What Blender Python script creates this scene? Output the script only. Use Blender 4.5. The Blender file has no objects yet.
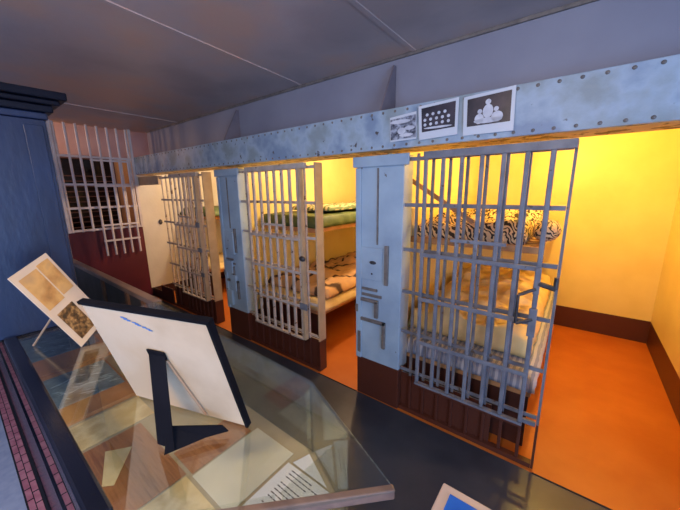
import bpy, bmesh, math, random
from mathutils import Vector, Matrix, noise
random.seed(7)
S = bpy.context.scene
C = S.collection

# ------------------------------------------------------------------ camera
YAW, PITCH, ROLL, FPX = -0.660573, 0.210673, -0.012888, 305.63
def cam_axes():
    cy, sy, cp, sp = math.cos(YAW), math.sin(YAW), math.cos(PITCH), math.sin(PITCH)
    F = Vector((sy*cp, cy*cp, -sp)); r = Vector((cy, -sy, 0)); u = r.cross(F)
    c, s = math.cos(ROLL), math.sin(ROLL)
    return c*r + s*u, -s*r + c*u, F
R_, U_, F_ = cam_axes()
cd = bpy.data.cameras.new('camera'); cam = bpy.data.objects.new('camera', cd); C.objects.link(cam)
cd.sensor_width = 36; cd.lens = FPX/680*36; cd.clip_start = 0.01
m = Matrix.Identity(4)
for i in range(3):
    m[i][0] = R_[i]; m[i][1] = U_[i]; m[i][2] = -F_[i]
m[2][3] = 1.65
cam.matrix_world = m
S.camera = cam

# ------------------------------------------------------------------ light
S.view_settings.view_transform = 'Standard'
S.view_settings.look = 'None'
S.view_settings.gamma = 1
S.view_settings.use_curve_mapping = False
S.view_settings.exposure = 0.0
w = bpy.data.worlds.new('world'); S.world = w; w.use_nodes = True
w.node_tree.nodes['Background'].inputs[0].default_value = (0.55, 0.62, 1.0, 1)
w.node_tree.nodes['Background'].inputs[1].default_value = 1.15

def area(name, loc, target, size, size_y, power, col):
    l = bpy.data.lights.new(name, 'AREA'); l.shape = 'RECTANGLE'; l.size = size; l.size_y = size_y
    l.energy = power; l.color = col
    o = bpy.data.objects.new(name, l); C.objects.link(o); o.location = loc
    o.rotation_euler = (Vector(target)-Vector(loc)).to_track_quat('-Z', 'Y').to_euler()
    return o
# daylight through the corridor windows behind and to the right of the visitor
area('window_daylight_right', (2.4, -0.7, 1.25), (-1.3, 1.7, 0.9), 1.6, 1.3, 82, (0.34, 0.58, 1.0))
area('window_daylight_front', (-1.6, -1.35, 1.7), (-2.2, 2, 1.2), 2.6, 1.1, 20, (0.26, 0.50, 1.0))
area('warm_fill_light', (-0.3, -0.9, 2.45), (-1.4, 0.5, 0.9), 0.5, 0.3, 36, (1.0, 0.74, 0.48))  # unseen warm fill added to brighten the board and case contents
CELL_LAMPS = [(-3.75, 2.75, 2.15, 60, (1.0, 0.74, 0.52)), (-1.92, 3.0, 2.2, 62, (1.0, 0.70, 0.42)), (-0.06, 3.15, 2.2, 70, (1.0, 0.62, 0.14))]
BACK_LAMP = (-6.6, 2.6, 2.2, 16, (1.0, 0.55, 0.3))

# ------------------------------------------------------------------ materials
def mat(name, cols, scale=6, rough=0.6, metal=0.0, bump=0.0, bscale=30, detail=5, spec=0.5, stretch=(1, 1, 1), lo=0.35, hi=0.65):
    M = bpy.data.materials.new(name); M.use_nodes = True
    nt = M.node_tree; n = nt.nodes; L = nt.links; b = n['Principled BSDF']
    b.inputs['Roughness'].default_value = rough; b.inputs['Metallic'].default_value = metal
    b.inputs['Specular IOR Level'].default_value = spec
    tc = n.new('ShaderNodeTexCoord'); mp = n.new('ShaderNodeMapping'); mp.inputs['Scale'].default_value = stretch
    L.new(tc.outputs['Object'], mp.inputs[0])
    if len(cols) == 1:
        b.inputs['Base Color'].default_value = (*cols[0], 1)
    else:
        t = n.new('ShaderNodeTexNoise'); t.inputs['Scale'].default_value = scale; t.inputs['Detail'].default_value = detail
        r = n.new('ShaderNodeValToRGB'); L.new(mp.outputs[0], t.inputs[0]); L.new(t.outputs[0], r.inputs[0])
        e = r.color_ramp.elements
        for i, c in enumerate(cols):
            p = lo + (hi-lo)*i/(len(cols)-1)
            if i < 2: e[i].position = p; e[i].color = (*c, 1)
            else:
                k = e.new(p); k.color = (*c, 1)
        L.new(r.outputs[0], b.inputs['Base Color'])
    if bump:
        t2 = n.new('ShaderNodeTexNoise'); t2.inputs['Scale'].default_value = bscale; t2.inputs['Detail'].default_value = 4
        bp = n.new('ShaderNodeBump'); bp.inputs['Strength'].default_value = bump; bp.inputs['Distance'].default_value = 0.01
        L.new(mp.outputs[0], t2.inputs[0]); L.new(t2.outputs[0], bp.inputs['Height']); L.new(bp.outputs[0], b.inputs['Normal'])
    return M

def two_tone(name, z, low, cols, rough=0.5, chips=None, **k):
    """painted surface: dark dado paint below height z; optional chips of bare metal"""
    M = mat(name, cols, rough=rough, **k); nt = M.node_tree; n = nt.nodes; L = nt.links; b = n['Principled BSDF']
    src = b.inputs['Base Color'].links[0].from_socket
    g = n.new('ShaderNodeNewGeometry'); s = n.new('ShaderNodeSeparateXYZ'); L.new(g.outputs['Position'], s.inputs[0])
    if chips:
        t = n.new('ShaderNodeTexNoise'); t.inputs['Scale'].default_value = chips[1]; t.inputs['Detail'].default_value = 6
        L.new(g.outputs['Position'], t.inputs[0])
        r = n.new('ShaderNodeValToRGB'); r.color_ramp.elements[0].position = chips[2]; r.color_ramp.elements[1].position = chips[2]+0.03
        L.new(t.outputs[0], r.inputs[0])
        mx = n.new('ShaderNodeMix'); mx.data_type = 'RGBA'; L.new(r.outputs[0], mx.inputs[0])
        L.new(src, mx.inputs[6]); mx.inputs[7].default_value = (*chips[0], 1); src = mx.outputs[2]
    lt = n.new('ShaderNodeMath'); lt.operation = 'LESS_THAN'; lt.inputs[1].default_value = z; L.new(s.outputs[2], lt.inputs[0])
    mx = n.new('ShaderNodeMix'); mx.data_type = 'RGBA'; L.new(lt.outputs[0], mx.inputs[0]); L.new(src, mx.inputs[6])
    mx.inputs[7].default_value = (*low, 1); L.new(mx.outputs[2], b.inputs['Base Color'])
    return M

def stripes(name, a, b_, scale=8, dist=6, rough=0.8, axis='X', rot=(0, 0, 0), width=0.5, third=None):
    M = bpy.data.materials.new(name); M.use_nodes = True
    nt = M.node_tree; n = nt.nodes; L = nt.links; b = n['Principled BSDF']; b.inputs['Roughness'].default_value = rough
    tc = n.new('ShaderNodeTexCoord'); mp = n.new('ShaderNodeMapping'); mp.inputs['Rotation'].default_value = rot
    wv = n.new('ShaderNodeTexWave'); wv.bands_direction = axis; wv.inputs['Scale'].default_value = scale
    wv.inputs['Distortion'].default_value = dist; wv.inputs['Detail'].default_value = 2; wv.inputs['Detail Scale'].default_value = 1.2
    r = n.new('ShaderNodeValToRGB'); e = r.color_ramp.elements
    e[0].position = width-0.06; e[0].color = (*a, 1); e[1].position = width+0.06; e[1].color = (*b_, 1)
    if third: k = e.new(0.9); k.color = (*third, 1)
    L.new(tc.outputs['Object'], mp.inputs[0]); L.new(mp.outputs[0], wv.inputs[0]); L.new(wv.outputs[0], r.inputs[0])
    L.new(r.outputs[0], b.inputs['Base Color'])
    return M

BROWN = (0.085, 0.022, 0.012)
M = {}
M['cell_wall'] = two_tone('yellow_cell_paint', 0.25, BROWN, [(0.80, 0.64, 0.24), (0.86, 0.70, 0.28)], scale=3, rough=0.42, bump=0.15, bscale=25)
M['left_cell_wall'] = two_tone('cream_cell_paint', 0.14, (0.06, 0.015, 0.015), [(0.66, 0.60, 0.50), (0.74, 0.68, 0.58)], scale=3, rough=0.5, bump=0.15)
M['orange_floor'] = mat('orange_floor_paint', [(0.46, 0.11, 0.012), (0.54, 0.15, 0.02)], scale=3, rough=0.45, bump=0.05)
M['corridor_floor'] = mat('dark_slate_floor', [(0.025, 0.03, 0.044), (0.055, 0.06, 0.075)], scale=2.5, rough=0.33, bump=0.06, bscale=12)
M['ceiling'] = mat('grey_brown_ceiling_plate', [(0.42, 0.34, 0.33), (0.52, 0.42, 0.40), (0.62, 0.41, 0.32)], scale=1.4, rough=0.42, bump=0.25, bscale=9)
M['upper_wall'] = mat('grey_steel_upper_plate', [(0.23, 0.23, 0.29), (0.28, 0.28, 0.34)], scale=2, rough=0.5, bump=0.1)
M['gusset'] = mat('dull_brown_grey_bracket_paint', [(0.16, 0.14, 0.17), (0.22, 0.18, 0.20)], scale=4)
M['beam'] = two_tone('pale_blue_chipped_paint', -1, BROWN, [(0.22, 0.30, 0.42), (0.36, 0.46, 0.56), (0.27, 0.33, 0.36)], scale=5, rough=0.45, bump=0.3, chips=((0.09, 0.075, 0.07), 13, 0.665))
M['post'] = two_tone('pale_grey_post_paint', 0.33, BROWN, [(0.27, 0.36, 0.47), (0.36, 0.47, 0.57)], scale=4, rough=0.4, bump=0.2, chips=((0.12, 0.10, 0.09), 14, 0.70))
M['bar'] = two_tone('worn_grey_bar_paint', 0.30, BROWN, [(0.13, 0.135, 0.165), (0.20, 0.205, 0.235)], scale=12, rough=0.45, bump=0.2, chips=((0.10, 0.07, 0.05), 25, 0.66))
M['lit_bar'] = two_tone('worn_lit_bar_paint', 0.30, BROWN, [(0.40, 0.33, 0.28), (0.52, 0.44, 0.38)], scale=12, rough=0.45, bump=0.2, chips=((0.16, 0.09, 0.05), 18, 0.62))  # warm cell light put into the bar colour; chips are wear
M['flange'] = two_tone('rusty_cream_flange_paint', -1, BROWN, [(0.50, 0.36, 0.20), (0.60, 0.44, 0.26)], scale=8, rough=0.5, chips=((0.10, 0.04, 0.02), 13, 0.54))
M['plate'] = two_tone('cream_edge_plate_paint', 0.30, BROWN, [(0.42, 0.29, 0.17), (0.50, 0.36, 0.22)], scale=8, rough=0.45, bump=0.1)
M['white_bar'] = mat('off_white_bar_paint', [(0.62, 0.54, 0.52), (0.72, 0.64, 0.62)], rough=0.5)
M['dark_metal'] = mat('dark_lock_metal', [(0.05, 0.045, 0.05), (0.10, 0.09, 0.09)], scale=20, rough=0.4, metal=0.6)
M['groove'] = mat('bare_grey_steel', [(0.16, 0.14, 0.13), (0.24, 0.21, 0.19)], scale=20, rough=0.5, metal=0.3)
M['maroon'] = mat('maroon_dado_paint', [(0.085, 0.006, 0.015), (0.14, 0.012, 0.024)], scale=2, rough=0.5)
M['mauve'] = mat('dusty_pink_plaster', [(0.42, 0.30, 0.30), (0.50, 0.36, 0.34)], scale=3, rough=0.8)
M['orange_wall'] = mat('ochre_plaster', [(0.60, 0.32, 0.12), (0.70, 0.38, 0.14)], scale=3, rough=0.8)
M['night'] = mat('black_window_pane', [(0.004, 0.004, 0.006)], rough=0.15)
M['blind'] = mat('dark_brown_slats', [(0.10, 0.05, 0.03), (0.14, 0.07, 0.05)], rough=0.6)
M['cab'] = mat('navy_painted_wood', [(0.007, 0.014, 0.045), (0.012, 0.026, 0.08), (0.013, 0.020, 0.05)], scale=3, rough=0.38, bump=0.15, stretch=(1, 1, 0.4))
M['cornice'] = mat('near_black_moulding', [(0.004, 0.005, 0.012), (0.008, 0.010, 0.02)], rough=0.3, spec=0.25)
M['rail'] = mat('dark_blue_black_wood_rail', [(0.006, 0.008, 0.018), (0.014, 0.017, 0.032)], scale=8, rough=0.22, spec=0.5, bump=0.1, stretch=(0.3, 1, 1))
M['case_wood'] = mat('brown_case_wood', [(0.16, 0.07, 0.035), (0.26, 0.12, 0.06)], scale=6, rough=0.4, bump=0.1, stretch=(0.2, 2, 2))
M['case_floor'] = mat('buff_case_lining', [(0.42, 0.33, 0.20), (0.52, 0.42, 0.26)], scale=5, rough=0.7)
M['case_grey'] = mat('dark_case_interior', [(0.05, 0.05, 0.06), (0.08, 0.08, 0.09)], rough=0.5)
M['wood_print'] = mat('brown_wood_grain_sheet', [(0.30, 0.11, 0.04), (0.45, 0.19, 0.07), (0.36, 0.14, 0.05)], scale=10, rough=0.55, stretch=(0.4, 6, 1))
M['yellow_paper'] = mat('yellowed_paper', [(0.74, 0.54, 0.24), (0.84, 0.66, 0.34), (0.64, 0.44, 0.18)], scale=9, rough=0.7)
M['green_paper'] = mat('pale_greenish_paper', [(0.66, 0.62, 0.48), (0.76, 0.72, 0.58)], scale=5, rough=0.7)
M['white_paper'] = mat('white_paper', [(0.80, 0.80, 0.84), (0.86, 0.86, 0.90)], scale=5, rough=0.7)
M['brown'] = mat('dark_brown_shade_tone', [(0.05, 0.014, 0.008), (0.07, 0.018, 0.01)], scale=6, rough=0.5)  # dark tone for pieces that deepen floor and under-bunk shade
M['ink'] = mat('black_print_ink', [(0.02, 0.02, 0.03)], rough=0.7)
M['board_back'] = mat('cream_backing_board', [(0.60, 0.46, 0.31), (0.68, 0.54, 0.38), (0.64, 0.48, 0.31)], scale=4, rough=0.75, bump=0.05)
M['black'] = mat('black_cardboard', [(0.004, 0.004, 0.007), (0.008, 0.008, 0.012)], rough=0.8, spec=0.12)
M['blue_ink'] = mat('blue_ink_stamp', [(0.10, 0.22, 0.55)], rough=0.7)
M['card'] = mat('warm_white_card', [(0.76, 0.62, 0.46), (0.82, 0.69, 0.54)], rough=0.6)
M['strut'] = mat('tan_card_strut', [(0.42, 0.28, 0.18)], rough=0.7)
M['sepia'] = mat('sepia_photo', [(0.10, 0.05, 0.02), (0.55, 0.28, 0.09), (0.75, 0.45, 0.16), (0.60, 0.36, 0.16)], scale=9, lo=0.2, rough=0.45)
M['sepia_dark'] = mat('dark_sepia_photo', [(0.03, 0.015, 0.01), (0.16, 0.08, 0.03), (0.50, 0.30, 0.12)], scale=45, rough=0.45, detail=8)
M['note_border'] = mat('orange_brown_wooden_mount', [(0.42, 0.17, 0.05), (0.55, 0.24, 0.08)], scale=6, rough=0.5, stretch=(1, 4, 1))
M['fern'] = mat('blue_green_leaf_print', [(0.10, 0.14, 0.16), (0.22, 0.29, 0.31)], scale=18, rough=0.5)
M['leaf'] = mat('pale_blue_printed_leaves', [(0.42, 0.54, 0.58), (0.52, 0.62, 0.66)], scale=20, rough=0.5)
M['pink'] = mat('dusty_pink_weave', [(0.42, 0.13, 0.17), (0.55, 0.22, 0.25)], scale=20, rough=0.9)
M['mat_dark'] = mat('black_weave', [(0.012, 0.012, 0.02)], rough=0.9)
M['mat_pale'] = mat('pale_blue_weave', [(0.30, 0.34, 0.46), (0.38, 0.42, 0.52)], scale=20, rough=0.9)
M['green_mattress'] = mat('olive_green_mattress_cover', [(0.045, 0.075, 0.02), (0.075, 0.11, 0.035)], scale=9, rough=0.6, bump=0.4, bscale=14)
M['plaid'] = stripes('green_and_cream_check', (0.55, 0.45, 0.24), (0.10, 0.14, 0.06), scale=5, dist=4)
M['frame'] = mat('tan_bunk_frame_paint', [(0.42, 0.20, 0.08), (0.52, 0.27, 0.12)], scale=8, rough=0.5)
M['zebra'] = stripes('black_and_tan_striped_ticking', (0.02, 0.012, 0.01), (0.62, 0.44, 0.26), scale=11, dist=13, rot=(0.9, 0.3, 0.9), width=0.42)
M['tan_blanket'] = stripes('tan_blanket_with_dark_lines', (0.07, 0.035, 0.02), (0.58, 0.34, 0.16), scale=1.3, dist=7, width=0.10, rot=(0, 0.2, 0.6))
M['cream_sheet'] = mat('cream_crumpled_sheet', [(0.62, 0.44, 0.18), (0.74, 0.56, 0.28)], scale=5, rough=0.8, bump=0.5, bscale=8)
M['ticking'] = stripes('blue_grey_mattress_ticking', (0.22, 0.24, 0.32), (0.42, 0.42, 0.46), scale=9, dist=1.5)
M['photo_dark'] = mat('dark_photo_print', [(0.015, 0.012, 0.02), (0.05, 0.035, 0.05)], scale=12, rough=0.35)
M['photo_mid'] = mat('grey_photo_print', [(0.02, 0.02, 0.035), (0.16, 0.17, 0.22), (0.42, 0.46, 0.55)], scale=40, rough=0.35, detail=8)
M['photo_light'] = mat('pale_photo_figures', [(0.50, 0.52, 0.60), (0.66, 0.68, 0.74)], scale=20, rough=0.35)
M['photo_border'] = mat('white_photo_border', [(0.62, 0.66, 0.72)], rough=0.35)
M['sign_blue'] = mat('bright_blue_sign_print', [(0.01, 0.10, 0.55), (0.03, 0.22, 0.75)], scale=9, rough=0.3)
M['sign_dark'] = mat('dark_grey_sign_picture', [(0.05, 0.09, 0.13), (0.10, 0.16, 0.20)], scale=30, rough=0.4)
M['sign_frame'] = mat('beige_sign_frame', [(0.62, 0.50, 0.42)], rough=0.4)
M['back_wall_plain'] = mat('grey_blue_corridor_wall', [(0.26, 0.30, 0.38), (0.32, 0.36, 0.44)], scale=2, rough=0.7)
M['wood_strip'] = mat('worn_brown_wood_strip', [(0.20, 0.13, 0.11), (0.34, 0.22, 0.17)], scale=9, rough=0.4, stretch=(0.3, 2, 2))

def glass_mat(name, tint, refl=1.0, rough=0.0):
    G = bpy.data.materials.new(name); G.use_nodes = True; nt = G.node_tree; n = nt.nodes; L = nt.links
    n.remove(n['Principled BSDF']); out = n['Material Output']
    t = n.new('ShaderNodeBsdfTransparent'); t.inputs[0].default_value = (*tint, 1)
    g = n.new('ShaderNodeBsdfGlossy'); g.inputs['Roughness'].default_value = rough; g.inputs[0].default_value = (0.95, 1, 0.97, 1)
    fr = n.new('ShaderNodeLayerWeight'); fr.inputs[0].default_value = 0.5
    pw = n.new('ShaderNodeMath'); pw.operation = 'POWER'; pw.inputs[1].default_value = 4; L.new(fr.outputs['Facing'], pw.inputs[0])
    ml = n.new('ShaderNodeMath'); ml.operation = 'MULTIPLY_ADD'; ml.inputs[1].default_value = 0.9*refl; ml.inputs[2].default_value = 0.09*refl; ml.use_clamp = True
    mx = n.new('ShaderNodeMixShader'); L.new(pw.outputs[0], ml.inputs[0]); L.new(ml.outputs[0], mx.inputs[0])
    L.new(t.outputs[0], mx.inputs[1]); L.new(g.outputs[0], mx.inputs[2]); L.new(mx.outputs[0], out.inputs[0])
    return G
M['glass'] = glass_mat('clear_greenish_glass', (0.96, 0.98, 0.95), 1.0)
def emis(name, col, s):
    G = bpy.data.materials.new(name); G.use_nodes = True; b = G.node_tree.nodes['Principled BSDF']
    b.inputs['Emission Color'].default_value = (*col, 1); b.inputs['Emission Strength'].default_value = s
    return G
M['bulb'] = emis('glowing_bulb', (1, 0.7, 0.35), 12)

# ------------------------------------------------------------------ mesh helpers
def nb(): return bmesh.new()
def bx(b, x0, y0, z0, x1, y1, z1):
    r = bmesh.ops.create_cube(b, size=1)
    c = Vector(((x0+x1)/2, (y0+y1)/2, (z0+z1)/2)); s = (abs(x1-x0), abs(y1-y0), abs(z1-z0))
    for v in r['verts']: v.co = Vector((v.co.x*s[0], v.co.y*s[1], v.co.z*s[2])) + c
    return r['verts']
def ob(b, cen, ax, ay, az, sx, sy, sz):
    """oriented box"""
    r = bmesh.ops.create_cube(b, size=1)
    for v in r['verts']: v.co = Vector(cen) + ax*(v.co.x*sx) + ay*(v.co.y*sy) + az*(v.co.z*sz)
def rod(b, p, q, r, seg=10, r2=None):
    p, q = Vector(p), Vector(q); d = q-p
    k = bmesh.ops.create_cone(b, cap_ends=True, segments=seg, radius1=r, radius2=r if r2 is None else r2, depth=d.length)
    mt = Matrix.Translation((p+q)/2) @ d.to_track_quat('Z', 'Y').to_matrix().to_4x4()
    for v in k['verts']: v.co = mt @ v.co
def ball(b, c, r, sc=(1, 1, 1), seg=12):
    k = bmesh.ops.create_uvsphere(b, u_segments=seg, v_segments=seg//2+2, radius=r)
    for v in k['verts']: v.co = Vector((v.co.x*sc[0], v.co.y*sc[1], v.co.z*sc[2])) + Vector(c)
def prism(b, poly, z0, z1):
    lo = [b.verts.new((x, y, z0)) for x, y in poly]; hi = [b.verts.new((x, y, z1)) for x, y in poly]
    b.faces.new(lo[::-1]); b.faces.new(hi); n = len(poly)
    for i in range(n): b.faces.new((lo[i], lo[(i+1) % n], hi[(i+1) % n], hi[i]))
def slab(b, pts, nrm, t):
    """polygon in space given thickness t along nrm"""
    nrm = Vector(nrm).normalized()*t
    lo = [b.verts.new(Vector(p)) for p in pts]; hi = [b.verts.new(Vector(p)+nrm) for p in pts]; n = len(pts)
    b.faces.new(lo[::-1]); b.faces.new(hi)
    for i in range(n): b.faces.new((lo[i], lo[(i+1) % n], hi[(i+1) % n], hi[i]))
def fin(name, b, m, parent=None, bev=0.0, smooth=False, loc=None):
    bmesh.ops.recalc_face_normals(b, faces=b.faces)
    me = bpy.data.meshes.new(name); b.to_mesh(me); b.free(); me.materials.append(m)
    if smooth:
        for p in me.polygons: p.use_smooth = True
    o = bpy.data.objects.new(name, me); C.objects.link(o)
    if parent: o.parent = parent; o.matrix_parent_inverse = Matrix.Translation(-parent.location) if parent.type == 'EMPTY' else Matrix.Identity(4)
    if bev:
        md = o.modifiers.new('bevel', 'BEVEL'); md.width = bev; md.segments = 2; md.limit_method = 'ANGLE'
    return o
def thing(name, label, cat, loc, group=None):
    o = bpy.data.objects.new(name, None); C.objects.link(o); o.location = loc; o.empty_display_size = 0.05
    o['label'] = label; o['category'] = cat
    if group: o['group'] = group
    return o
def tag(o, label, cat, group=None):
    o['label'] = label; o['category'] = cat
    if group: o['group'] = group
    return o
def struct(name, b, m, bev=0):
    o = fin(name, b, m, None, bev); o['kind'] = 'structure'; return o
def sbox(name, m, *a):
    b = nb(); bx(b, *a); return struct(name, b, m)

# ------------------------------------------------------------------ structure
YF = 1.87            # front plane of the cells
YB = 4.36            # back wall of the cells
ZC = 2.54
XL = -5.30
sbox('floor_corridor', M['corridor_floor'], -5.42, -1.6, -0.08, 3.4, YF-0.005, 0.0)
sbox('floor_cells', M['orange_floor'], XL, YF-0.005, -0.08, 3.4, YB, 0.0)
sbox('ceiling_corridor', M['ceiling'], -5.42, -1.6, ZC, 3.4, 2.10, ZC+0.06)
sbox('wall_upper_front', M['upper_wall'], XL, 2.10, 1.93, 3.4, 2.14, ZC+0.06)
sbox('ceiling_cells', M['cell_wall'], XL, 2.14, 2.42, 3.4, YB, 2.48)
sbox('wall_back', M['cell_wall'], XL-0.1, YB, -0.08, 0.80, YB+0.08, 2.48)
sbox('wall_right', M['cell_wall'], 0.74, 2.145, 0.0, 0.80, YB, 2.42); sbox('wall_right_end', M['cell_wall'], 0.74, 2.0, 0.0, 0.80, 2.145, 1.90)
sbox('wall_partition_near', M['cell_wall'], -1.115, 2.145, 0.0, -1.085, YB, 2.42); sbox('wall_partition_near_end', M['cell_wall'], -1.115, 2.012, 0.0, -1.085, 2.145, 1.90)
sbox('wall_partition_far', M['cell_wall'], -2.95, 2.145, 0.0, -2.92, YB, 2.42); sbox('wall_partition_far_end', M['cell_wall'], -2.95, 2.012, 0.0, -2.92, 2.145, 1.90)
sbox('wall_left', M['left_cell_wall'], XL-0.06, YF-0.01, 0.0, XL, 2.145, 1.90); sbox('wall_left_inner', M['left_cell_wall'], XL-0.06, 2.145, 0.0, XL, YB, 2.42)
# camera side of the corridor: wall with window openings that let the daylight in
b = nb()
bx(b, -5.4, -1.60, 0, 3.4, -1.52, 1.0); bx(b, -5.4, -1.60, 2.25, 3.4, -1.52, ZC)
for x0, x1 in ((-5.4, -4.9), (-3.6, -3.1), (0.1, 0.9), (2.5, 3.4)): bx(b, x0, -1.60, 1.0, x1, -1.52, 2.25)
struct('wall_front', b, M['back_wall_plain'])

# end wall of the corridor: maroon dado under the barred opening
b = nb(); bx(b, XL-0.06, 0.97, 0, XL, YF-0.012, 1.13); struct('wall_end', b, M['maroon'])
b = nb(); bx(b, XL-0.06, -1.52, 0, XL, 0.97, ZC); struct('wall_end_blank', b, M['back_wall_plain'])
# room beyond the bars
sbox('floor_beyond', M['corridor_floor'], -7.6, 0.2, -0.08, XL-0.13, 3.4, 0)
sbox('ceiling_beyond', M['ceiling'], -7.6, 0.2, 2.9, XL-0.06, 3.4, 2.96)
sbox('wall_beyond_side', M['orange_wall'], -7.6, 2.75, 0, XL-0.10, 2.83, 2.9)
sbox('wall_beyond_near', M['mauve'], -7.6, 0.2, 0, XL-0.13, 0.28, 2.9)
b = nb(); XW = -6.62
bx(b, XW-0.08, 0.28, 0, XW, 2.75, 0.86); bx(b, XW-0.08, 0.28, 2.24, XW, 2.75, 2.9)
bx(b, XW-0.08, 0.28, 0.86, XW, 1.17, 2.24)
struct('wall_beyond', b, M['mauve'])
sbox('wall_beyond_ochre', M['orange_wall'], XW-0.08, 1.98, 0.86, XW, 2.75, 2.24)
b = nb(); bx(b, XW-0.07, 1.17, 0.86, XW-0.05, 1.98, 2.24); o = struct('window_1', b, M['night'])
b = nb()
for i in range(13): bx(b, XW-0.045, 1.17, 0.90+i*0.085, XW-0.02, 1.98, 0.915+i*0.085)
fr = fin('window_blind', b, M['blind'], o)
b = nb(); bx(b, XW-0.05, 1.14, 2.20, XW+0.02, 2.01, 2.26); bx(b, XW-0.05, 1.14, 0.8, XW+0.02, 2.01, 0.87); bx(b, XW-0.05, 1.14, 0.8, XW+0.02, 1.18, 2.26); bx(b, XW-0.05, 1.97, 0.8, XW+0.02, 2.01, 2.26)
fin('window_frame', b, M['blind'], o)

# barred opening at the corridor end
t = thing('barred_partition', 'off-white barred grille closing the far end of the corridor above the maroon wall', 'barred grille', (XL+0.02, 1.4, 1.13))
X = XL+0.02
for i in range(8):
    y = 1.02 + i*0.112
    b = nb(); rod(b, (X, y, 1.13 if i < 4 else 1.13), (X, y, ZC-0.01), 0.015); fin('bar', b, M['white_bar'], t, smooth=False)
for z in (1.15, 1.45, 1.76, 2.12):
    b = nb(); bx(b, X-0.012, 0.98, z-0.014, X+0.012, 1.84, z+0.014); fin('rail', b, M['white_bar'], t)
for y in (0.985, 1.845):
    b = nb(); bx(b, X-0.02, y-0.016, 1.13, X+0.02, y+0.016, ZC-0.005); fin('frame_post', b, M['white_bar'], t)
t = thing('low_gate', 'small off-white barred leaf hanging lower over the maroon wall', 'gate', (X+0.05, 1.6, 0.8))
for i in range(5):
    y = 1.345 + i*0.105
    b = nb(); rod(b, (X+0.045, y, 0.77), (X+0.045, y, 2.10), 0.014); fin('bar', b, M['white_bar'], t)
for z in (0.98, 1.20, 1.74, 2.08):
    b = nb(); bx(b, X+0.03, 1.33, z-0.012, X+0.06, 1.78, z+0.012); fin('rail', b, M['white_bar'], t)

# ------------------------------------------------------------------ beam
t = thing('riveted_beam', 'long pale blue riveted steel beam running over all the cell fronts', 'beam', (-1, 1.95, 1.9))
b = nb(); bx(b, XL, 1.86, 1.905, 3.2, 1.885, 2.15); fin('face_plate', b, M['beam'], t, 0.003)
b = nb(); bx(b, XL, 1.886, 2.125, 3.2, 2.099, 2.149); fin('top_flange', b, M['beam'], t)
b = nb(); bx(b, XL, 1.886, 1.905, 3.2, 2.139, 1.925); fin('bottom_flange', b, M['flange'], t)
for nm, z in (('upper_rivets', 2.13), ('lower_rivets', 1.925)):
    b = nb(); x = XL+0.06
    while x < 3.1:
        ball(b, (x, 1.859, z), 0.0085, (1, 0.6, 1), 8); x += 0.085
    fin(nm, b, M['groove'], t)

def gusset(x, label):
    b = nb()
    slab(b, [(x-0.006, 1.89, 2.152), (x-0.006, 2.095, 2.152), (x-0.006, 2.095, 2.48), (x-0.006, 2.07, 2.48)], (1, 0, 0), 0.012)
    tag(fin('gusset_plate', b, M['gusset']), label, 'bracket', 'brackets standing on the beam')
gusset(-2.96, 'grey triangular bracket on the beam above the far grey post')
gusset(-1.12, 'grey triangular bracket on the beam near the hanging photographs')

# ceiling seams
def seam(p, q, label):
    b = nb(); p, q = Vector((*p, ZC-0.003)), Vector((*q, ZC-0.003)); d = (q-p).normalized(); s = Vector((-d.y, d.x, 0))
    ob(b, (p+q)/2, d, s, Vector((0, 0, 1)), (q-p).length, 0.03, 0.006)
    k = 0
    while k < (q-p).length:
        ball(b, p+d*k, 0.006, (1, 1, 0.7), 6); k += 0.06
    o = struct('trim_'+label, b, M['ceiling'])
seam((-1.85, 0.2), (-2.03, 2.08), '1'); seam((-0.98, 0.2), (-0.98, 2.08), '2'); seam((-4.2, 0.2), (-4.3, 2.08), '4')
b = nb(); bx(b, XL, 2.085, ZC-0.02, 3.2, 2.099, ZC-0.001); struct('trim_3', b, M['groove'])

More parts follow.
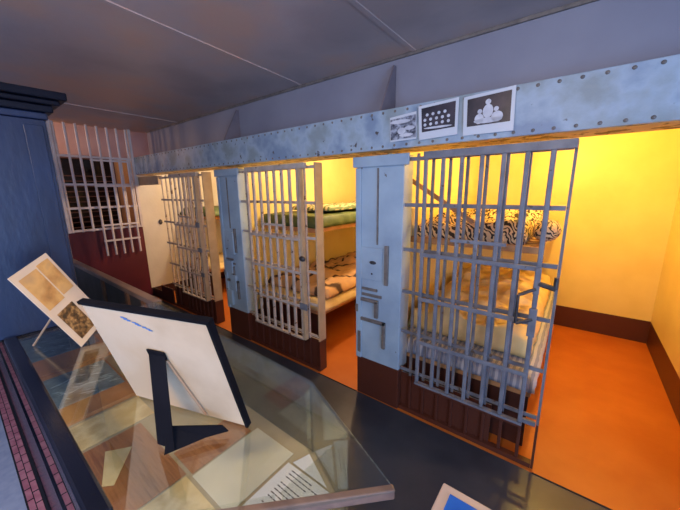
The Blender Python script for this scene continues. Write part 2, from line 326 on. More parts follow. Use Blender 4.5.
# ------------------------------------------------------------------ posts
def post(x0, x1, label, near):
    t = thing('steel_post', label, 'post', ((x0+x1)/2, 1.93, 0), None)
    wd = x1-x0
    b = nb(); bx(b, x0, 1.87, 0.0, x1, 2.01, 1.869); fin('column', b, M['post'], t, 0.006)
    b = nb(); bx(b, x0-0.02, 1.848, 1.80, x1+0.04, 1.869, 1.872); fin('head_plate', b, M['post'], t, 0.004)
    b = nb(); bx(b, x0, 1.855, 0.33, x0+0.045, 1.869, 1.795); fin('edge_strip', b, M['post'], t, 0.003)
    b = nb(); bx(b, x0+0.47*wd, 1.862, 1.26, x0+0.50*wd, 1.8695, 1.79); fin('slot', b, M['groove'], t)
    b = nb(); bx(b, x0+0.66*wd, 1.852, 0.97 if near else 1.0, x0+0.74*wd, 1.8695, 1.26); fin('latch_bar', b, M['groove'], t, 0.003)
    b = nb(); bx(b, x0+0.12*wd, 1.860, 0.99, x0+0.60*wd, 1.8695, 1.235); lp = fin('lock_plate', b, M['post'], t, 0.003)
    b = nb(); ball(b, (x0+0.40*wd, 1.857, 1.125), 0.018, (1.6, 0.5, 0.7)); fin('keyhole', b, M['dark_metal'], lp); b = nb(); ball(b, (x0+0.38*wd, 1.857, 1.04), 0.007, (1, 0.5, 1)); fin('screw', b, M['dark_metal'], lp)
    b = nb()
    bx(b, x0+0.14*wd, 1.857, 0.905, x0+0.50*wd, 1.8695, 0.925); bx(b, x0+0.14*wd, 1.857, 0.86, x0+0.60*wd, 1.8695, 0.88)
    fin('hasp', b, M['groove'], t, 0.002)
    b = nb()
    bx(b, x0+0.45*wd, 1.850, 0.70, x0+0.53*wd, 1.8695, 0.83); bx(b, x0+0.12*wd, 1.850, 0.815, x0+0.53*wd, 1.8695, 0.84)
    bx(b, x0+0.12*wd, 1.850, 0.655, x0+0.70*wd, 1.8695, 0.68); bx(b, x0+0.63*wd, 1.850, 0.47, x0+0.70*wd, 1.8695, 0.68)
    fin('bolt_bracket', b, M['groove'], t, 0.003)
    b = nb(); bx(b, x0+0.05*wd, 1.850, 0.38, x0+0.12*wd, 1.8695, 0.56); fin('hinge_tab', b, M['groove'], t, 0.002); b = nb(); bx(b, x0-0.0, 1.846, 0.72, x0+0.06*wd, 1.8545, 0.78); fin('hinge_tab', b, M['groove'], t, 0.002)
    if not near:
        b = nb(); bx(b, x0+0.42*wd, 1.840, 0.98, x0+0.66*wd, 1.8695, 1.22); bx(b, x0+0.35*wd, 1.840, 0.56, x0+0.62*wd, 1.8695, 0.74); bx(b, x0+0.15*wd, 1.840, 0.76, x0+0.5*wd, 1.8695, 0.90); bx(b, x0+0.10*wd, 1.842, 0.38, x0+0.34*wd, 1.8695, 0.55)
        fin('lock_housing', b, M['post'], t, 0.004)
    return t
post(-1.29, -0.92, 'tall pale blue grey steel post between the middle and right cell, below the photographs', True)
post(-3.11, -2.75, 'far pale blue grey steel post left of the middle cell gate, crowded with lock housings', False)

# ------------------------------------------------------------------ grilles and gates
def grille(x0, x1, bars, lab, shade=True, bm='lit_bar'):
    t = thing('fixed_grille', lab, 'grille', ((x0+x1)/2, 1.91, 0))
    for x in bars:
        b = nb(); bx(b, x-0.009, 1.900, 0.02, x+0.009, 1.918, 1.868); fin('bar', b, M[bm], t, 0.003)
    for z in (0.345, 0.645, 0.945, 1.245, 1.545, 1.835):
        b = nb(); bx(b, x0, 1.893, z-0.012, x1, 1.899, z+0.012); fin('rail', b, M[bm], t)
    b = nb(); bx(b, x0, 1.890, 0.0, x1, 1.93, 0.03); fin('sill_rail', b, M[bm], t)
    if shade:
        b = nb(); bx(b, x0, 1.920, 0.031, x1 if shade is True else shade, 1.930, 0.30); fin('shade_plate', b, M[bm], t)  # dark plate added to deepen the floor shade behind the bars
    return t
def end_plate(x, lab, d=0.10):
    b = nb(); bx(b, x-0.006, 1.892, 0.002, x+0.006, 1.892+d, 1.869)
    return b
def gate(x0, x1, n, lab, bm='lit_bar'):
    t = thing('sliding_gate', lab, 'gate', ((x0+x1)/2, 1.85, 0.3))
    y0, y1 = 1.838, 1.860
    step = (x1-x0)/(n-1)
    for i in range(n):
        x = x0+i*step
        b = nb(); bx(b, x-0.011, y0, 0.315, x+0.011, y1, 1.855); fin('bar', b, M[bm], t, 0.004)
    for z in (0.625, 0.935, 1.235):
        b = nb(); bx(b, x0-0.01, y0-0.008, z-0.013, x1+0.01, y0-0.001, z+0.013); fin('rail', b, M[bm], t, 0.002)
    b = nb(); bx(b, x0-0.012, y0-0.006, 0.285, x1+0.012, y1+0.004, 0.314); fin('bottom_rail', b, M[bm], t, 0.002)
    b = nb(); bx(b, x0-0.012, y0-0.006, 1.825, x1+0.09, y1+0.004, 1.868); fin('top_rail', b, M[bm], t, 0.002)
    b = nb(); bx(b, x0+0.28*(x1-x0), y0-0.008, 1.335, x0+0.75*(x1-x0), y0-0.001, 1.355); fin('short_rail', b, M[bm], t)
    return t, step

gl = -0.765
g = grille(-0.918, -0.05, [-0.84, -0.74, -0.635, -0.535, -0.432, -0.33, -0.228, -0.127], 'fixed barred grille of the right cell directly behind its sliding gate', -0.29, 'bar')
fin('end_plate', end_plate(-0.042, ''), M['bar'], g)
g, _ = gate(-0.765, -0.127, 7, 'barred sliding gate of the right cell with a dark loop handle', 'bar')
b = nb(); bx(b, -0.145, 1.820, 0.86, -0.108, 1.837, 1.02); bx(b, -0.14, 1.820, 1.10, -0.112, 1.837, 1.24); lk = fin('lock_box', b, M['bar'], g, 0.003)
b = nb(); rod(b, (-0.12, 1.83, 1.16), (-0.045, 1.84, 1.14), 0.014); rod(b, (-0.045, 1.84, 1.14), (-0.045, 1.84, 1.20), 0.011); fin('catch', b, M['dark_metal'], g)
b = nb(); rod(b, (-0.20, 1.80, 0.93), (-0.20, 1.80, 1.09), 0.008); rod(b, (-0.20, 1.80, 0.93), (-0.127, 1.825, 0.96), 0.009); rod(b, (-0.20, 1.80, 1.09), (-0.127, 1.825, 1.13), 0.009); fin('handle', b, M['dark_metal'], g)
b = nb(); bx(b, -0.115, 1.842, 0.32, -0.05, 1.858, 0.345); fin('stop_tab', b, M['bar'], g)

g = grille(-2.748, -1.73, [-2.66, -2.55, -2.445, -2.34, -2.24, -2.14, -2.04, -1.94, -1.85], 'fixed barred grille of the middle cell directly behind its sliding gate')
fin('end_plate', end_plate(-1.722, '', 0.09), M['plate'], g)
g, _ = gate(-2.56, -1.87, 8, 'barred sliding gate of the middle cell, half covering the bunk inside')
b = nb(); bx(b, -1.862, 1.836, 0.30, -1.838, 1.880, 1.86); fin('end_stile', b, M['plate'], g, 0.003)
b = nb(); ball(b, (-1.835, 1.83, 1.07), 0.03, (1.2, 0.7, 0.8)); fin('knob', b, M['dark_metal'], g, smooth=True)
b = nb(); bx(b, -1.89, 1.828, 0.60, -1.80, 1.836, 0.66); fin('catch', b, M['bar'], g)

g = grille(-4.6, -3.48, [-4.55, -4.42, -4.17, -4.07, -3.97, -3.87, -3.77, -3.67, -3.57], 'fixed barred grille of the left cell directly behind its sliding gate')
fin('end_plate', end_plate(-3.46, '', 0.11), M['plate'], g)
g, _ = gate(-4.16, -3.585, 6, 'barred sliding gate of the left cell, smallest and farthest along the corridor')
b = nb(); bx(b, -3.56, 1.836, 0.30, -3.54, 1.885, 1.86); fin('end_stile', b, M['plate'], g, 0.003)
b = nb(); bx(b, -3.60, 1.826, 1.23, -3.52, 1.836, 1.29); fin('catch', b, M['bar'], g)
for z in (0.93, 0.62):
    b = nb(); bx(b, -3.60, 1.826, z, -3.52, 1.836, z+0.05); fin('catch', b, M['bar'], g)
b = nb(); bx(b, -5.297, 1.885, 0.001, -4.602, 1.90, 0.14); bx(b, -4.98, 1.885, 0.14, -4.602, 1.90, 0.24); o = fin('floor_shade_plate', b, M['brown']); tag(o, 'low dark brown plate added to darken the floor under the cream wall of the left cell', 'sill')  # brown plate added so the floor behind looks dark
# header piece and lock on the far left wall
b = nb(); bx(b, -5.295, 1.89, 1.75, -4.62, 1.93, 1.87); o = fin('header_plate', b, M['plate'], None, 0.004)
tag(o, 'cream steel header plate under the beam at its far left end', 'plate')
b = nb(); ball(b, (-5.285, 2.12, 1.18), 0.035, (0.6, 0.8, 1.2)); o = fin('wall_bolt', b, M['dark_metal'], None, smooth=True); tag(o, 'black round bolt head on the cream wall inside the left cell', 'bolt')

# brown sills of cell openings
for n_, (x0, x1) in enumerate(((-0.036, 0.55), (-1.716, -1.29), (-3.45, -3.11))):
    b = nb(); bx(b, x0, 1.858, -0.01, x1, 1.866, 0.004); struct('trim_%d' % (5+n_), b, M['mat_dark'])

# ------------------------------------------------------------------ bunks
def fabric(name, x0, x1, y0, y1, z0, z1, m, parent=None, amp=0.03, fr=6, seed=0, nx=36, ny=60, crown=0.3, over=0.0):
    """soft lumpy solid: grid top with folds, flat bottom"""
    b = nb(); top = []; bot = []
    for i in range(nx+1):
        rt, rb = [], []
        for j in range(ny+1):
            u, v = i/nx, j/ny
            x, y = x0+(x1-x0)*u, y0+(y1-y0)*v
            e = min(u, 1-u)*(x1-x0); f = min(v, 1-v)*(y1-y0); d = min(e, f)
            edge = min(1, d/0.05); edge = math.sqrt(max(0, 1-(1-edge)**2))
            q = Vector((x*fr, y*fr, seed))
            fold = noise.noise(q) + 0.6*abs(noise.noise(q*2.1+Vector((3, 1, seed)))) + 0.3*noise.noise(q*4.3)
            h = z0 + (z1-z0)*(0.25+0.75*edge) + amp*fold*edge + (z1-z0)*crown*math.sin(math.pi*u)*math.sin(math.pi*v)*0.2
            h = max(h, z0+0.006)
            wob = 0.012*noise.noise(Vector((x*9, y*9, seed+5)))
            rt.append(b.verts.new((x+wob, y+wob, h))); rb.append(b.verts.new((x+wob, y+wob, z0)))
        top.append(rt); bot.append(rb)
    for i in range(nx):
        for j in range(ny):
            b.faces.new((top[i][j], top[i+1][j], top[i+1][j+1], top[i][j+1]))
            b.faces.new((bot[i][j], bot[i][j+1], bot[i+1][j+1], bot[i+1][j]))
    for i in range(nx):
        b.faces.new((bot[i][0], bot[i+1][0], top[i+1][0], top[i][0])); b.faces.new((top[i][ny], top[i+1][ny], bot[i+1][ny], bot[i][ny]))
    for j in range(ny):
        b.faces.new((top[0][j], top[0][j+1], bot[0][j+1], bot[0][j])); b.faces.new((bot[nx][j], bot[nx][j+1], top[nx][j+1], top[nx][j]))
    return fin(name, b, m, parent, smooth=True)

def bunk(xw, xs, y0, y1, z, lab, chains=True, thin=False):
    """steel bunk frame fixed to partition xw, reaching out to xs"""
    t = thing('wall_bunk', lab, 'bunk', ((xw+xs)/2, (y0+y1)/2, z))
    h = 0.025 if thin else 0.045
    for yy in (y0, y1-0.03):
        b = nb(); bx(b, xw, yy, z-h, xs, yy+0.03, z); fin('end_rail', b, M['frame'], t, 0.003)
    b = nb(); bx(b, xs-0.03, y0+0.031, z-h, xs, y1-0.031, z); fin('side_rail', b, M['frame'], t, 0.003)
    b = nb(); bx(b, xw, y0+0.031, z-h, xw+0.03, y1-0.031, z); fin('wall_rail', b, M['frame'], t, 0.003)
    if z < 0.6:
        b = nb(); bx(b, xw, y0+0.005, 0.001, xs-0.01, y0+0.02, z-h-0.001); fin('shade_panel', b, M['brown'], t)  # dark panel added to stand for the shade under the bunk
    b = nb()
    k = y0+0.10
    while k < y1-0.08:
        bx(b, xw+0.031, k, z-0.02, xs-0.031, k+0.05, z-0.012); k += 0.12
    fin('slats', b, M['frame'], t)
    return t

XA = -1.083   # right cell partition face
bunk(XA, -0.16, 2.22, 4.15, 1.285, 'upper steel bunk in the right cell carrying a striped mattress')
bunk(XA, -0.10, 2.04, 4.15, 0.41, 'lower steel bunk in the right cell behind the gate bars')
o = fabric('mattress', XA+0.005, -0.08, 2.02, 4.12, 0.4115, 0.50, M['ticking'], amp=0.010, fr=5, seed=2); tag(o, 'blue grey striped mattress on the lower bunk of the right cell', 'mattress')
o = fabric('crumpled_sheet', XA+0.05, -0.14, 2.25, 4.10, 0.515, 0.66, M['cream_sheet'], amp=0.10, fr=3.5, seed=4, crown=2.0); tag(o, 'yellowish cream sheet heaped on the lower bunk of the right cell', 'sheet')
o = fabric('striped_mattress', XA+0.08, -0.25, 2.24, 4.10, 1.2865, 1.40, M['zebra'], amp=0.06, fr=6, seed=8, crown=0.5); tag(o, 'crumpled black and tan striped mattress on the upper bunk of the right cell', 'mattress')
b = nb(); ball(b, (-0.155, 2.50, 1.362), 0.092, (0.9, 2.2, 0.8), 20); o = fin('pillow', b, M['zebra'], smooth=True); tag(o, 'round striped pillow end sticking out past the upper bunk edge', 'pillow')
b = nb(); rod(b, (XA+0.045, 2.24, 1.29), (XA+0.045, 2.24, 1.50), 0.04, 16); o = fin('rolled_towel', b, M['cream_sheet'], smooth=True); tag(o, 'tan rolled towel standing at the wall end of the upper bunk in the right cell', 'towel')
# V-shaped hanger strap
t = thing('bunk_hanger', 'flat steel strap slanting from the wall to the upper bunk of the right cell', 'hanger', (-1.06, 2.3, 1.3))
b = nb(); p, q = Vector((-1.06, 2.21, 1.735)), Vector((-0.56, 2.21, 1.42)); d = (q-p).normalized()
ob(b, (p+q)/2, d, Vector((0, 1, 0)), d.cross(Vector((0, 1, 0))), (q-p).length, 0.008, 0.032); fin('strap', b, M['frame'], t)
b = nb(); rod(b, p, (-1.075, 2.185, 1.30), 0.007); fin('wall_rod', b, M['frame'], t)

XM = -2.918
bunk(XM, -2.06, 2.25, 4.15, 1.27, 'upper steel bunk in the middle cell with a green mattress')
bunk(XM, -1.94, 2.18, 4.15, 0.44, 'lower steel bunk in the middle cell under a crumpled tan blanket')
o = fabric('mattress', XM+0.005, -2.03, 2.25, 4.13, 1.2715, 1.385, M['green_mattress'], amp=0.012, fr=5, seed=12); tag(o, 'olive green mattress on the upper bunk of the middle cell', 'mattress')
o = fabric('folded_blanket', -2.75, -2.16, 2.60, 3.9, 1.42, 1.46, M['plaid'], amp=0.03, fr=6, seed=14); tag(o, 'checked blanket folded on the green mattress of the middle cell', 'blanket')
o = fabric('mattress', XM+0.005, -1.90, 2.16, 4.13, 0.4415, 0.54, M['cream_sheet'], amp=0.012, fr=5, seed=17); tag(o, 'cream mattress on the lower bunk of the middle cell', 'mattress')
o = fabric('crumpled_blanket', XM+0.05, -1.92, 2.25, 4.1, 0.560, 0.64, M['tan_blanket'], amp=0.07, fr=5, seed=19, crown=1.0); tag(o, 'tan blanket with dark stripes heaped on the lower bunk of the middle cell', 'blanket')
t = thing('coat_hook', 'small dark hook on the yellow wall between the bunks of the middle cell', 'hook', (-1.12, 3.3, 0.95))
b = nb(); rod(b, (-1.118, 3.3, 0.92), (-1.20, 3.28, 0.93), 0.008); rod(b, (-1.20, 3.28, 0.93), (-1.25, 3.26, 1.0), 0.007); fin('hook_arm', b, M['dark_metal'], t)
b = nb(); ball(b, (-1.122, 3.3, 0.92), 0.015, (0.4, 1, 1)); fin('mount', b, M['dark_metal'], t)

bunk(XL+0.002, -4.42, 2.45, 4.15, 1.27, 'upper steel bunk in the left cell with a dark green mattress')
bunk(XL+0.002, -4.36, 2.45, 4.15, 0.44, 'lower steel bunk in the left cell')
o = fabric('mattress', XL+0.01, -4.38, 2.45, 4.13, 1.2715, 1.385, M['green_mattress'], amp=0.012, fr=5, seed=22, nx=16, ny=30); tag(o, 'dark green mattress on the upper bunk of the left cell', 'mattress')
o = fabric('mattress', XL+0.01, -4.34, 2.45, 4.13, 0.4415, 0.52, M['cream_sheet'], amp=0.02, fr=5, seed=25, nx=16, ny=30); tag(o, 'cream mattress on the lower bunk of the left cell', 'mattress')

# ------------------------------------------------------------------ cell lamps
LABS = ['bare ceiling bulb lighting the left cell', 'bare ceiling bulb lighting the middle cell', 'bare ceiling bulb lighting the right cell']
def lamp(loc, zc, power, col, lab):
    x, y, z = loc
    t = thing('ceiling_lamp', lab, 'lamp', (x, y, z))
    b = nb(); rod(b, (x, y, zc-0.03), (x, y, zc-0.002), 0.05, 20); fin('rose', b, M['plate'], t)
    b = nb(); rod(b, (x, y, z+0.05), (x, y, zc-0.031), 0.006); fin('flex', b, M['black'], t)
    b = nb(); rod(b, (x, y, z+0.03), (x, y, z+0.08), 0.02, 14); fin('bulb_holder', b, M['black'], t)
    b = nb(); ball(b, (x, y, z), 0.032, (1, 1, 1.2), 16); o = fin('bulb', b, M['bulb'], t, smooth=True)
    l = bpy.data.lights.new('bulb_light', 'POINT'); l.energy = power; l.color = col; l.shadow_soft_size = 0.045
    lo = bpy.data.objects.new('bulb_light', l); C.objects.link(lo); lo.location = (x, y, z-0.09)
for (x, y, z, p_, c_), lb in zip(CELL_LAMPS, LABS): lamp((x, y, z), 2.42, p_, c_, lb)
x, y, z, p_, c_ = BACK_LAMP
lamp((x+0.7, 0.75, z+0.35), 2.9, p_, c_, 'bare ceiling bulb in the room beyond the barred corridor end')

# ------------------------------------------------------------------ photographs on the beam
def photo(quad, lab, kind):
    t = thing('photograph', lab, 'photograph', (quad[0][0], 1.858, quad[0][1]), 'photographs on the beam')
    P = [Vector((x, 1.8500, z)) for x, z in quad]     # TL TR BR BL
    b = nb(); slab(b, P, (0, -1, 0), 0.003); fin('border', b, M['photo_border'], t)
    def at(u, v): return (P[0]*(1-u)+P[1]*u)*(1-v) + (P[3]*(1-u)+P[2]*u)*v
    u0, u1, v0, v1 = (0.08, 0.93, 0.08, 0.78) if kind != 'land' else (0.02, 0.98, 0.10, 0.93)
    o = Vector((0, -0.0033, 0))
    b = nb(); slab(b, [at(u0, v0)+o, at(u1, v0)+o, at(u1, v1)+o, at(u0, v1)+o], (0, -1, 0), 0.001)
    im = fin('image', b, M['photo_mid'] if kind == 'land' else M['photo_dark'], t)
    b = nb()
    def el(u, v, ru, rv, n=14):
        ru *= 0.235; rv *= 0.20
        c = at(u, v)+Vector((0, -0.0046, 0))
        vs = [b.verts.new(c+Vector((ru*math.cos(a*2*math.pi/n), -0.0004, rv*math.sin(a*2*math.pi/n)))) for a in range(n)]
        b.faces.new(vs)
    if kind == 'trio':
        el(0.50, 0.24, .06, .07); el(0.50, 0.46, .11, .17); el(0.34, 0.44, .05, .06); el(0.33, 0.62, .10, .13)
        el(0.66, 0.44, .05, .06); el(0.68, 0.62, .12, .13); el(0.50, 0.68, .30, .07)
    elif kind == 'rows':
        for r in range(3):
            for k in range(5 - (r == 0)): el(0.17+k*0.15+0.06*(r == 0), 0.30+r*0.14, .04, .045, 8)
        el(0.5, 0.70, .36, .03)
    else:
        el(0.45, 0.62, .12, .10); el(0.75, 0.55, .15, .06); el(0.62, 0.80, .20, .05); el(0.4, 0.25, .3, .06)
    fin('pale_figures', b, M['photo_light'], im)
photo([(-1.018, 2.092), (-0.840, 2.105), (-0.834, 1.948), (-1.012, 1.945)], 'leftmost and smallest of the three black and white photographs on the beam', 'land')
photo([(-0.828, 2.128), (-0.592, 2.140), (-0.590, 1.946), (-0.815, 1.937)], 'middle photograph on the beam, white bordered, showing rows of small figures', 'rows')
photo([(-0.566, 2.132), (-0.316, 2.146), (-0.310, 1.934), (-0.558, 1.934)], 'rightmost photograph on the beam, white bordered, showing three pale seated figures', 'trio')

# ------------------------------------------------------------------ display case
ZT, ZI = 0.90, 0.56
poly = [(-2.26, 0.13), (-2.26, 0.83), (-0.765, 0.79), (-0.285, 0.585), (-0.46, 0.395), (-0.74, 0.12)]
t = thing('display_case', 'long waist high glass topped display case with a dark wooden front rail', 'display case', (-2.0, 0.45, 0))
full = [(-4.9, 0.13), (-4.9, 0.83), (-0.765, 0.79), (-0.50, 0.67), (-0.52, 0.395), (-0.74, 0.13)]
def inset(x, y, c=(-2.4, 0.46), f=0.99): return (c[0]+(x-c[0])*f, c[1]+(y-c[1])*f)
b = nb(); prism(b, [inset(*p, f=0.985) for p in full], 0.0, ZI-0.012); fin('base_cabinet', b, M['case_grey'], t, 0.004)
b = nb(); prism(b, full, ZI-0.0115, ZI); fin('case_floor', b, M['case_floor'], t)
b = nb(); prism(b, poly, ZT-0.008, ZT); fin('glass_top', b, M['glass'], t)
# glass sides
def pane(p, q, z0=ZI+0.001, z1=ZT-0.009):
    b = nb(); p_, q_ = Vector((*p, 0)), Vector((*q, 0)); d = (q_-p_).normalized(); s = Vector((-d.y, d.x, 0))
    ob(b, ((p_+q_)/2)+Vector((0, 0, (z0+z1)/2)), d, s, Vector((0, 0, 1)), (q_-p_).length-0.004, 0.005, z1-z0)
    fin('side_glass', b, M['glass'], t)
pane((-2.26, 0.825), (-0.77, 0.785)); pane((-0.765, 0.783), (-0.50, 0.67)); pane((-0.50, 0.665), (-0.52, 0.41)); pane((-0.525, 0.395), (-0.735, 0.15))
# dark rails
b = nb(); bx(b, -2.29, 0.080, 0.835, -0.80, 0.130, 0.912); fin('front_rail', b, M['rail'], t, 0.008); b = nb(); bx(b, -4.9, 0.080, 0.835, -2.292, 0.130, 0.869); fin('low_front_rail', b, M['rail'], t)
b = nb(); bx(b, -4.9, 0.085, ZI, -0.80, 0.10, 0.834); fin('front_glass', b, M['glass'], t)
b = nb(); bx(b, -4.9, 0.080, 0.0, -0.80, 0.125, ZI-0.02); fin('front_board', b, M['rail'], t)
b = nb(); p, q = Vector((-0.285, 0.585, ZT-0.012)), Vector((-0.74, 0.12, ZT-0.012)); d = (q-p).normalized(); s = Vector((-d.y, d.x, 0))
ob(b, (p+q)/2-s*0.012+Vector((0, 0, -0.008)), d, s, Vector((0, 0, 1)), (q-p).length, 0.02, 0.03); fin('end_rail', b, M['wood_strip'], t, 0.004)
b = nb(); bx(b, -4.85, 0.785, 0.865, -2.262, 0.845, 0.905); fin('back_rail', b, M['wood_strip'], t, 0.006)
b = nb(); bx(b, -4.85, 0.80, ZI+0.001, -2.262, 0.81, 0.864); fin('back_panel', b, M['case_grey'], t)
for x in (-2.45, -2.78, -3.38):
    b = nb(); bx(b, x-0.025, 0.782, ZI+0.001, x+0.025, 0.7995, 0.864); fin('back_stile', b, M['case_wood'], t)
b = nb(); prism(b, [(-2.30, 0.13), (-2.30, 0.44), (-4.85, 0.44), (-4.85, 0.13)], ZT-0.03, ZT); fin('cabinet_shelf', b, M['rail'], t)
b = nb(); bx(b, -0.79, 0.775, ZI+0.001, -0.765, 0.785, ZT-0.009); fin('corner_strip', b, M['glass'], t)

# case contents
def sheet(name, quad, z, m, lab, cat, th=0.002, group=None, parent=None):
    b = nb(); slab(b, [(x, y, z) for x, y in quad], (0, 0, 1), th)
    o = fin(name, b, m, parent)
    if lab: tag(o, lab, cat, group)
    return o
Z0 = ZI+0.0015
def rq(x0, y0, x1, y1): return [(x0, y0), (x1, y0), (x1, y1), (x0, y1)]
def fern_note(x0, x1, y0, y1, lab, seed):
    t = thing('mounted_leaf_print', lab, 'print', ((x0+x1)/2, (y0+y1)/2, Z0))
    b = nb(); bx(b, x0, y0, Z0, x1, y1, Z0+0.02); fin('mount', b, M['note_border'], t, 0.003)
    xx0, xx1 = x0+0.07, x1-0.07
    b = nb(); bx(b, x0+0.10*(x1-x0), y0+0.012, Z0+0.0205, x1-0.26*(x1-x0), y1-0.012, Z0+0.023); pr = fin('print', b, M['fern'], t)
    rnd = random.Random(seed); b = nb(); zz = Z0+0.0236
    X0, X1 = x0+0.14*(x1-x0), x1-0.30*(x1-x0)
    for k in range(34):
        cx = rnd.uniform(X0, X1); cy = rnd.uniform(y0+0.04, y1-0.04); a = rnd.uniform(0.4, 1.9); l = rnd.uniform(0.02, 0.045); wv = l*0.16
        dx, dy = math.cos(a), math.sin(a)
        b.faces.new([b.verts.new((cx+dx*l*s_-dy*wv*t_, cy+dy*l*s_*0.8+dx*wv*t_, zz)) for s_, t_ in ((-1, 0), (0, -1), (1, 0), (0, 1))])
    fin('leaves', b, M['leaf'], pr)
fern_note(-2.40, -1.80, 0.175, 0.49, 'blue leaf patterned print in an orange brown mount under glass, nearer the easel board', 3)
fern_note(-3.38, -2.42, 0.175, 0.56, 'blue leaf patterned print in an orange brown mount under glass, nearer the navy cabinet', 5)
sheet('wood_grain_sheet', rq(-1.55, 0.175, -1.10, 0.41), Z0, M['wood_print'], 'brown wood grained sheet in the case below the easel foot', 'sheet')
sheet('wood_grain_sheet', rq(-1.24, 0.425, -1.08, 0.70), Z0, M['wood_print'], 'brown wood grained sheet in the case behind the yellowed pages', 'sheet')
sheet('yellowed_page', rq(-1.09, 0.172, -0.88, 0.405), Z0, M['yellow_paper'], 'yellowed page in the display case beside the front rail', 'paper')
sheet('pale_page', rq(-1.07, 0.42, -0.83, 0.73), Z0, M['green_paper'], 'large pale greenish page in the display case nearest the back glass', 'paper')
sheet('yellow_leaflet', [(-1.48, 0.25), (-1.42, 0.33), (-1.27, 0.22), (-1.30, 0.19)], Z0+0.003, M['yellow_paper'], 'small bright yellow leaflet lying on the brown wood grained sheet', 'leaflet')
sheet('board_reflection', rq(-1.78, 0.18, -1.57, 0.48), Z0, M['yellow_paper'], 'buff sheet standing for the board reflection between the leaf prints and the brown sheet', 'mat')  # buff sheet laid in as the reflection of the board
t = thing('typed_document', 'white typed document lying in the display case near its angled end', 'document', (-0.67, 0.55, Z0))
dq = [(-0.815, 0.455), (-0.815, 0.688), (-0.60, 0.69), (-0.565, 0.50), (-0.60, 0.455)]
b = nb(); slab(b, [(x, y, Z0) for x, y in dq], (0, 0, 1), 0.003); pg = fin('page', b, M['white_paper'], t)
rnd = random.Random(2); b = nb(); zz = Z0+0.0034
for r in range(13):
    y = 0.668-r*0.0155-(0.012 if r > 2 else 0)-(0.012 if r > 7 else 0); x = -0.775
    xend = -0.60 - (0.07 if r in (0, 2, 7, 12) else 0)
    if y < 0.462: break
    while x < xend:
        l = rnd.uniform(0.006, 0.02); b.faces.new([b.verts.new(p) for p in ((x, y, zz), (min(x+l, xend), y, zz), (min(x+l, xend), y+0.0042, zz), (x, y+0.0042, zz))]); x += l+0.004
fin('typed_lines', b, M['ink'], pg)
sheet('white_card_strip', [(-0.80, 0.70), (-0.775, 0.77), (-0.62, 0.70)], Z0, M['white_paper'], 'narrow white card in the back corner of the case beside the document', 'card')

# ------------------------------------------------------------------ big board seen from behind, on the glass
t = thing('picture_board', 'large framed board seen from its cream back, standing on the display case', 'board', (-1.0, 0.40, ZT))
B1, B2 = Vector((-1.232, 0.325, ZT+0.002)), Vector((-0.765, 0.483, ZT+0.002)); up = Vector((0.041, -0.114, 0.415))
e = (B2-B1).normalized(); nr = e.cross(up).normalized()
if nr.y > 0: nr = -nr                       # toward the viewer
Lw, Lh = (B2-B1).length, up.length; un = up.normalized()
cen = (B1+B2)/2 + up/2
b = nb(); ob(b, cen-nr*0.006, e, un, nr, Lw-0.008, Lh-0.006, 0.008); fin('backing', b, M['board_back'], t)
b = nb()
ob(b, B2+up/2-nr*0.008, e, un, nr, 0.009, Lh, 0.020)
ob(b, cen+up/2-nr*0.008, e, un, nr, Lw+0.009, 0.011, 0.020)
fin('frame', b, M['black'], t)
b = nb(); rnd = random.Random(9)
for k in range(9):
    c = B1+up*(0.93-0.01*k)+e*(0.17+0.012*k+rnd.uniform(-.004, .004))-nr*(-0.0005)
    ob(b, c+nr*0.0, e, un, nr, 0.014, rnd.uniform(0.003, 0.008), 0.0012)
mk = fin('blue_stamp', b, M['blue_ink'], t); mk['label'] = 'blue stamp mark'
# easel strut
S0 = B1+up*0.63+e*0.245+nr*0.004
foot = Vector((-0.880, 0.284, ZT+0.003)); foot2 = Vector((-0.800, 0.420, ZT+0.003))
ax = (S0-foot); axn = ax.normalized(); sd = e; nn = axn.cross(sd).normalized()
b = nb(); ob(b, (S0+foot)/2+axn*0.01, sd, axn, nn, 0.066, ax.length, 0.004); ob(b, S0, e, un, nr, 0.070, 0.03, 0.006); es = fin('easel_leg', b, M['black'], t, 0.002)
b = nb()
slab(b, [foot+Vector((0.01, -0.01, 0)), foot+Vector((-0.02, 0.02, 0.06)), foot2+Vector((0.0, 0, 0.035)), foot2+Vector((0.012, 0.012, 0.012)), foot2+Vector((-0.03, -0.04, 0.004))], Vector((1, -0.7, 0)), 0.004)
fin('easel_foot', b, M['black'], es)
b = nb(); rod(b, S0+e*0.03-un*0.02, B1+e*0.34+un*0.02+nr*0.006, 0.004, 8); fin('tan_line', b, M['strut'], t)  # thin tan rod from the easel leg down to the board

# ------------------------------------------------------------------ photo card, leaning
t = thing('photo_card', 'white card with three sepia photographs leaning on the case beside the navy cabinet', 'photo card', (-1.95, 0.36, ZT))
A1, A2 = Vector((-1.875, 0.310, ZT+0.002)), Vector((-2.006, 0.460, ZT+0.073)); up2 = Vector((0.0, -0.188, 0.397))
e2 = (A2-A1).normalized(); up2 = up2 - e2*up2.dot(e2); n2 = up2.cross(e2).normalized()
if n2.x < 0: n2 = -n2
W2, H2 = (A2-A1).length, up2.length; u2 = up2.normalized()
def cp(u, v, o=0.0): return A1+e2*(u*W2)+up2*v+n2*o
b = nb(); slab(b, [cp(0, 0), cp(1, 0), cp(1, 1), cp(0, 1)], -n2, 0.004); fin('card', b, M['card'], t)
for (u0, u1, v0, v1, mm) in ((0.10, 0.56, 0.52, 0.93, 'sepia'), (0.60, 0.93, 0.55, 0.95, 'sepia'), (0.14, 0.62, 0.06, 0.44, 'sepia_dark')):
    b = nb(); slab(b, [cp(u0, v0, 0.0006), cp(u1, v0, 0.0006), cp(u1, v1, 0.0006), cp(u0, v1, 0.0006)], n2, 0.001); fin('sepia_print', b, M[mm], t)
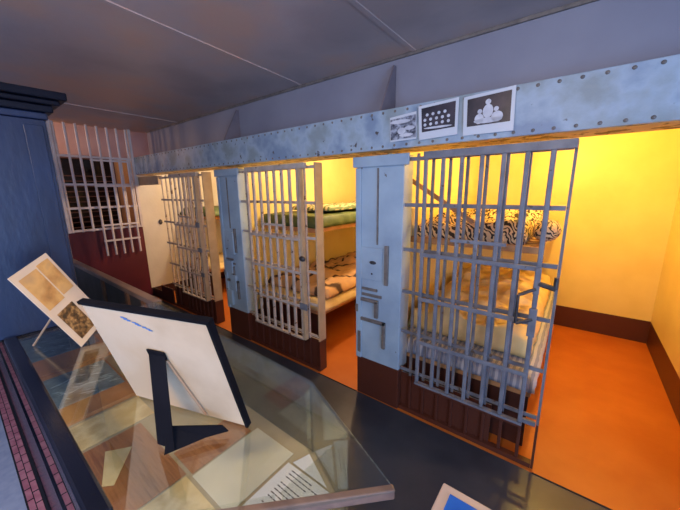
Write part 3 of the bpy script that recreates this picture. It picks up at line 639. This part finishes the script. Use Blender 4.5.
b = nb()
for k in range(3):
    slab(b, [cp(0.78+k*0.04, 0.20, 0.0006), cp(0.80+k*0.04, 0.20, 0.0006), cp(0.80+k*0.04, 0.27, 0.0006), cp(0.78+k*0.04, 0.27, 0.0006)], n2, 0.0008)
fin('caption', b, M['ink'], t)
b = nb(); p, q = cp(0.5, 0.5, -0.008), Vector((-2.085, 0.165, ZT+0.004)); rod(b, p, q, 0.005, 6); fin('strut', b, M['strut'], t)
b = nb(); p, q = cp(0.9, 0.5, -0.008), Vector((-2.22, 0.40, ZT+0.004)); rod(b, p, q, 0.005, 6); fin('strut', b, M['strut'], t)

# ------------------------------------------------------------------ navy cabinet
t = thing('tall_cabinet', 'tall navy blue cabinet with a dark stepped cornice standing on the case', 'cabinet', (-2.9, 0.2, ZT+0.001))
cx1 = -2.30
b = nb(); bx(b, -3.5, -0.10, ZT+0.002, cx1, 0.42, 2.03); fin('body', b, M['cab'], t, 0.004)
b = nb(); bx(b, cx1+0.0005, 0.33, ZT+0.03, cx1+0.008, 0.405, 2.0); fin('corner_stile', b, M['cab'], t, 0.002)
for i, (z0, z1, o) in enumerate(((2.031, 2.065, 0.012), (2.066, 2.10, 0.035), (2.101, 2.125, 0.062), (2.126, 2.165, 0.09))):
    b = nb(); bx(b, -3.5, -0.10-o, z0, cx1+o, 0.42+o, z1); fin('cornice_moulding', b, M['cab'] if i == 0 else M['cornice'], t, 0.006)

# ------------------------------------------------------------------ runner below the rail
t = thing('woven_runner', 'pink and black lattice patterned woven runner on the floor beside the display case', 'rug', (-3, -0.1, 0))
b = nb(); bx(b, -5.0, -0.6, 0.001, -0.9, 0.078, 0.009); fin('weave', b, M['mat_dark'], t)
for r, (y, wd) in enumerate(((-0.20, 0.026), (-0.17, 0.026), (0.012, 0.024), (0.040, 0.024))):
    b = nb(); x = -4.98
    while x < -1.05:
        bx(b, x+0.05*(r % 2), y, 0.0092, x+0.088+0.05*(r % 2), y+wd, 0.012); x += 0.1
    fin('pink_row', b, M['pink'], t)
b = nb(); bx(b, -5.0, -0.11, 0.0092, -0.9, 0.004, 0.012); fin('pale_band', b, M['mat_pale'], t)
b = nb(); bx(b, -5.0, -0.30, 0.0092, -0.9, -0.22, 0.012); fin('brown_band', b, M['wood_strip'], t)

# ------------------------------------------------------------------ framed sign, lower right
t = thing('tilted_sign', 'small blue sign in a beige frame, cut off by the bottom of the photo', 'sign', (-0.02, 0.55, 0))
b = nb(); bx(b, -0.195, 0.36, 0.885, 0.20, 0.68, 0.90); fin('frame', b, M['sign_frame'], t, 0.004)
b = nb(); bx(b, -0.170, 0.385, 0.9005, 0.175, 0.655, 0.903); pr = fin('sign_face', b, M['sign_blue'], t)
b = nb(); bx(b, -0.13, 0.43, 0.9035, 0.12, 0.61, 0.905); fin('picture', b, M['sign_dark'], pr)
b = nb(); rod(b, (0.05, 0.50, 0.02), (0.05, 0.50, 0.884), 0.018, 16); fin('pole', b, M['dark_metal'], t)
b = nb(); rod(b, (0.05, 0.50, 0.0), (0.05, 0.50, 0.02), 0.15, 28); fin('base', b, M['dark_metal'], t)
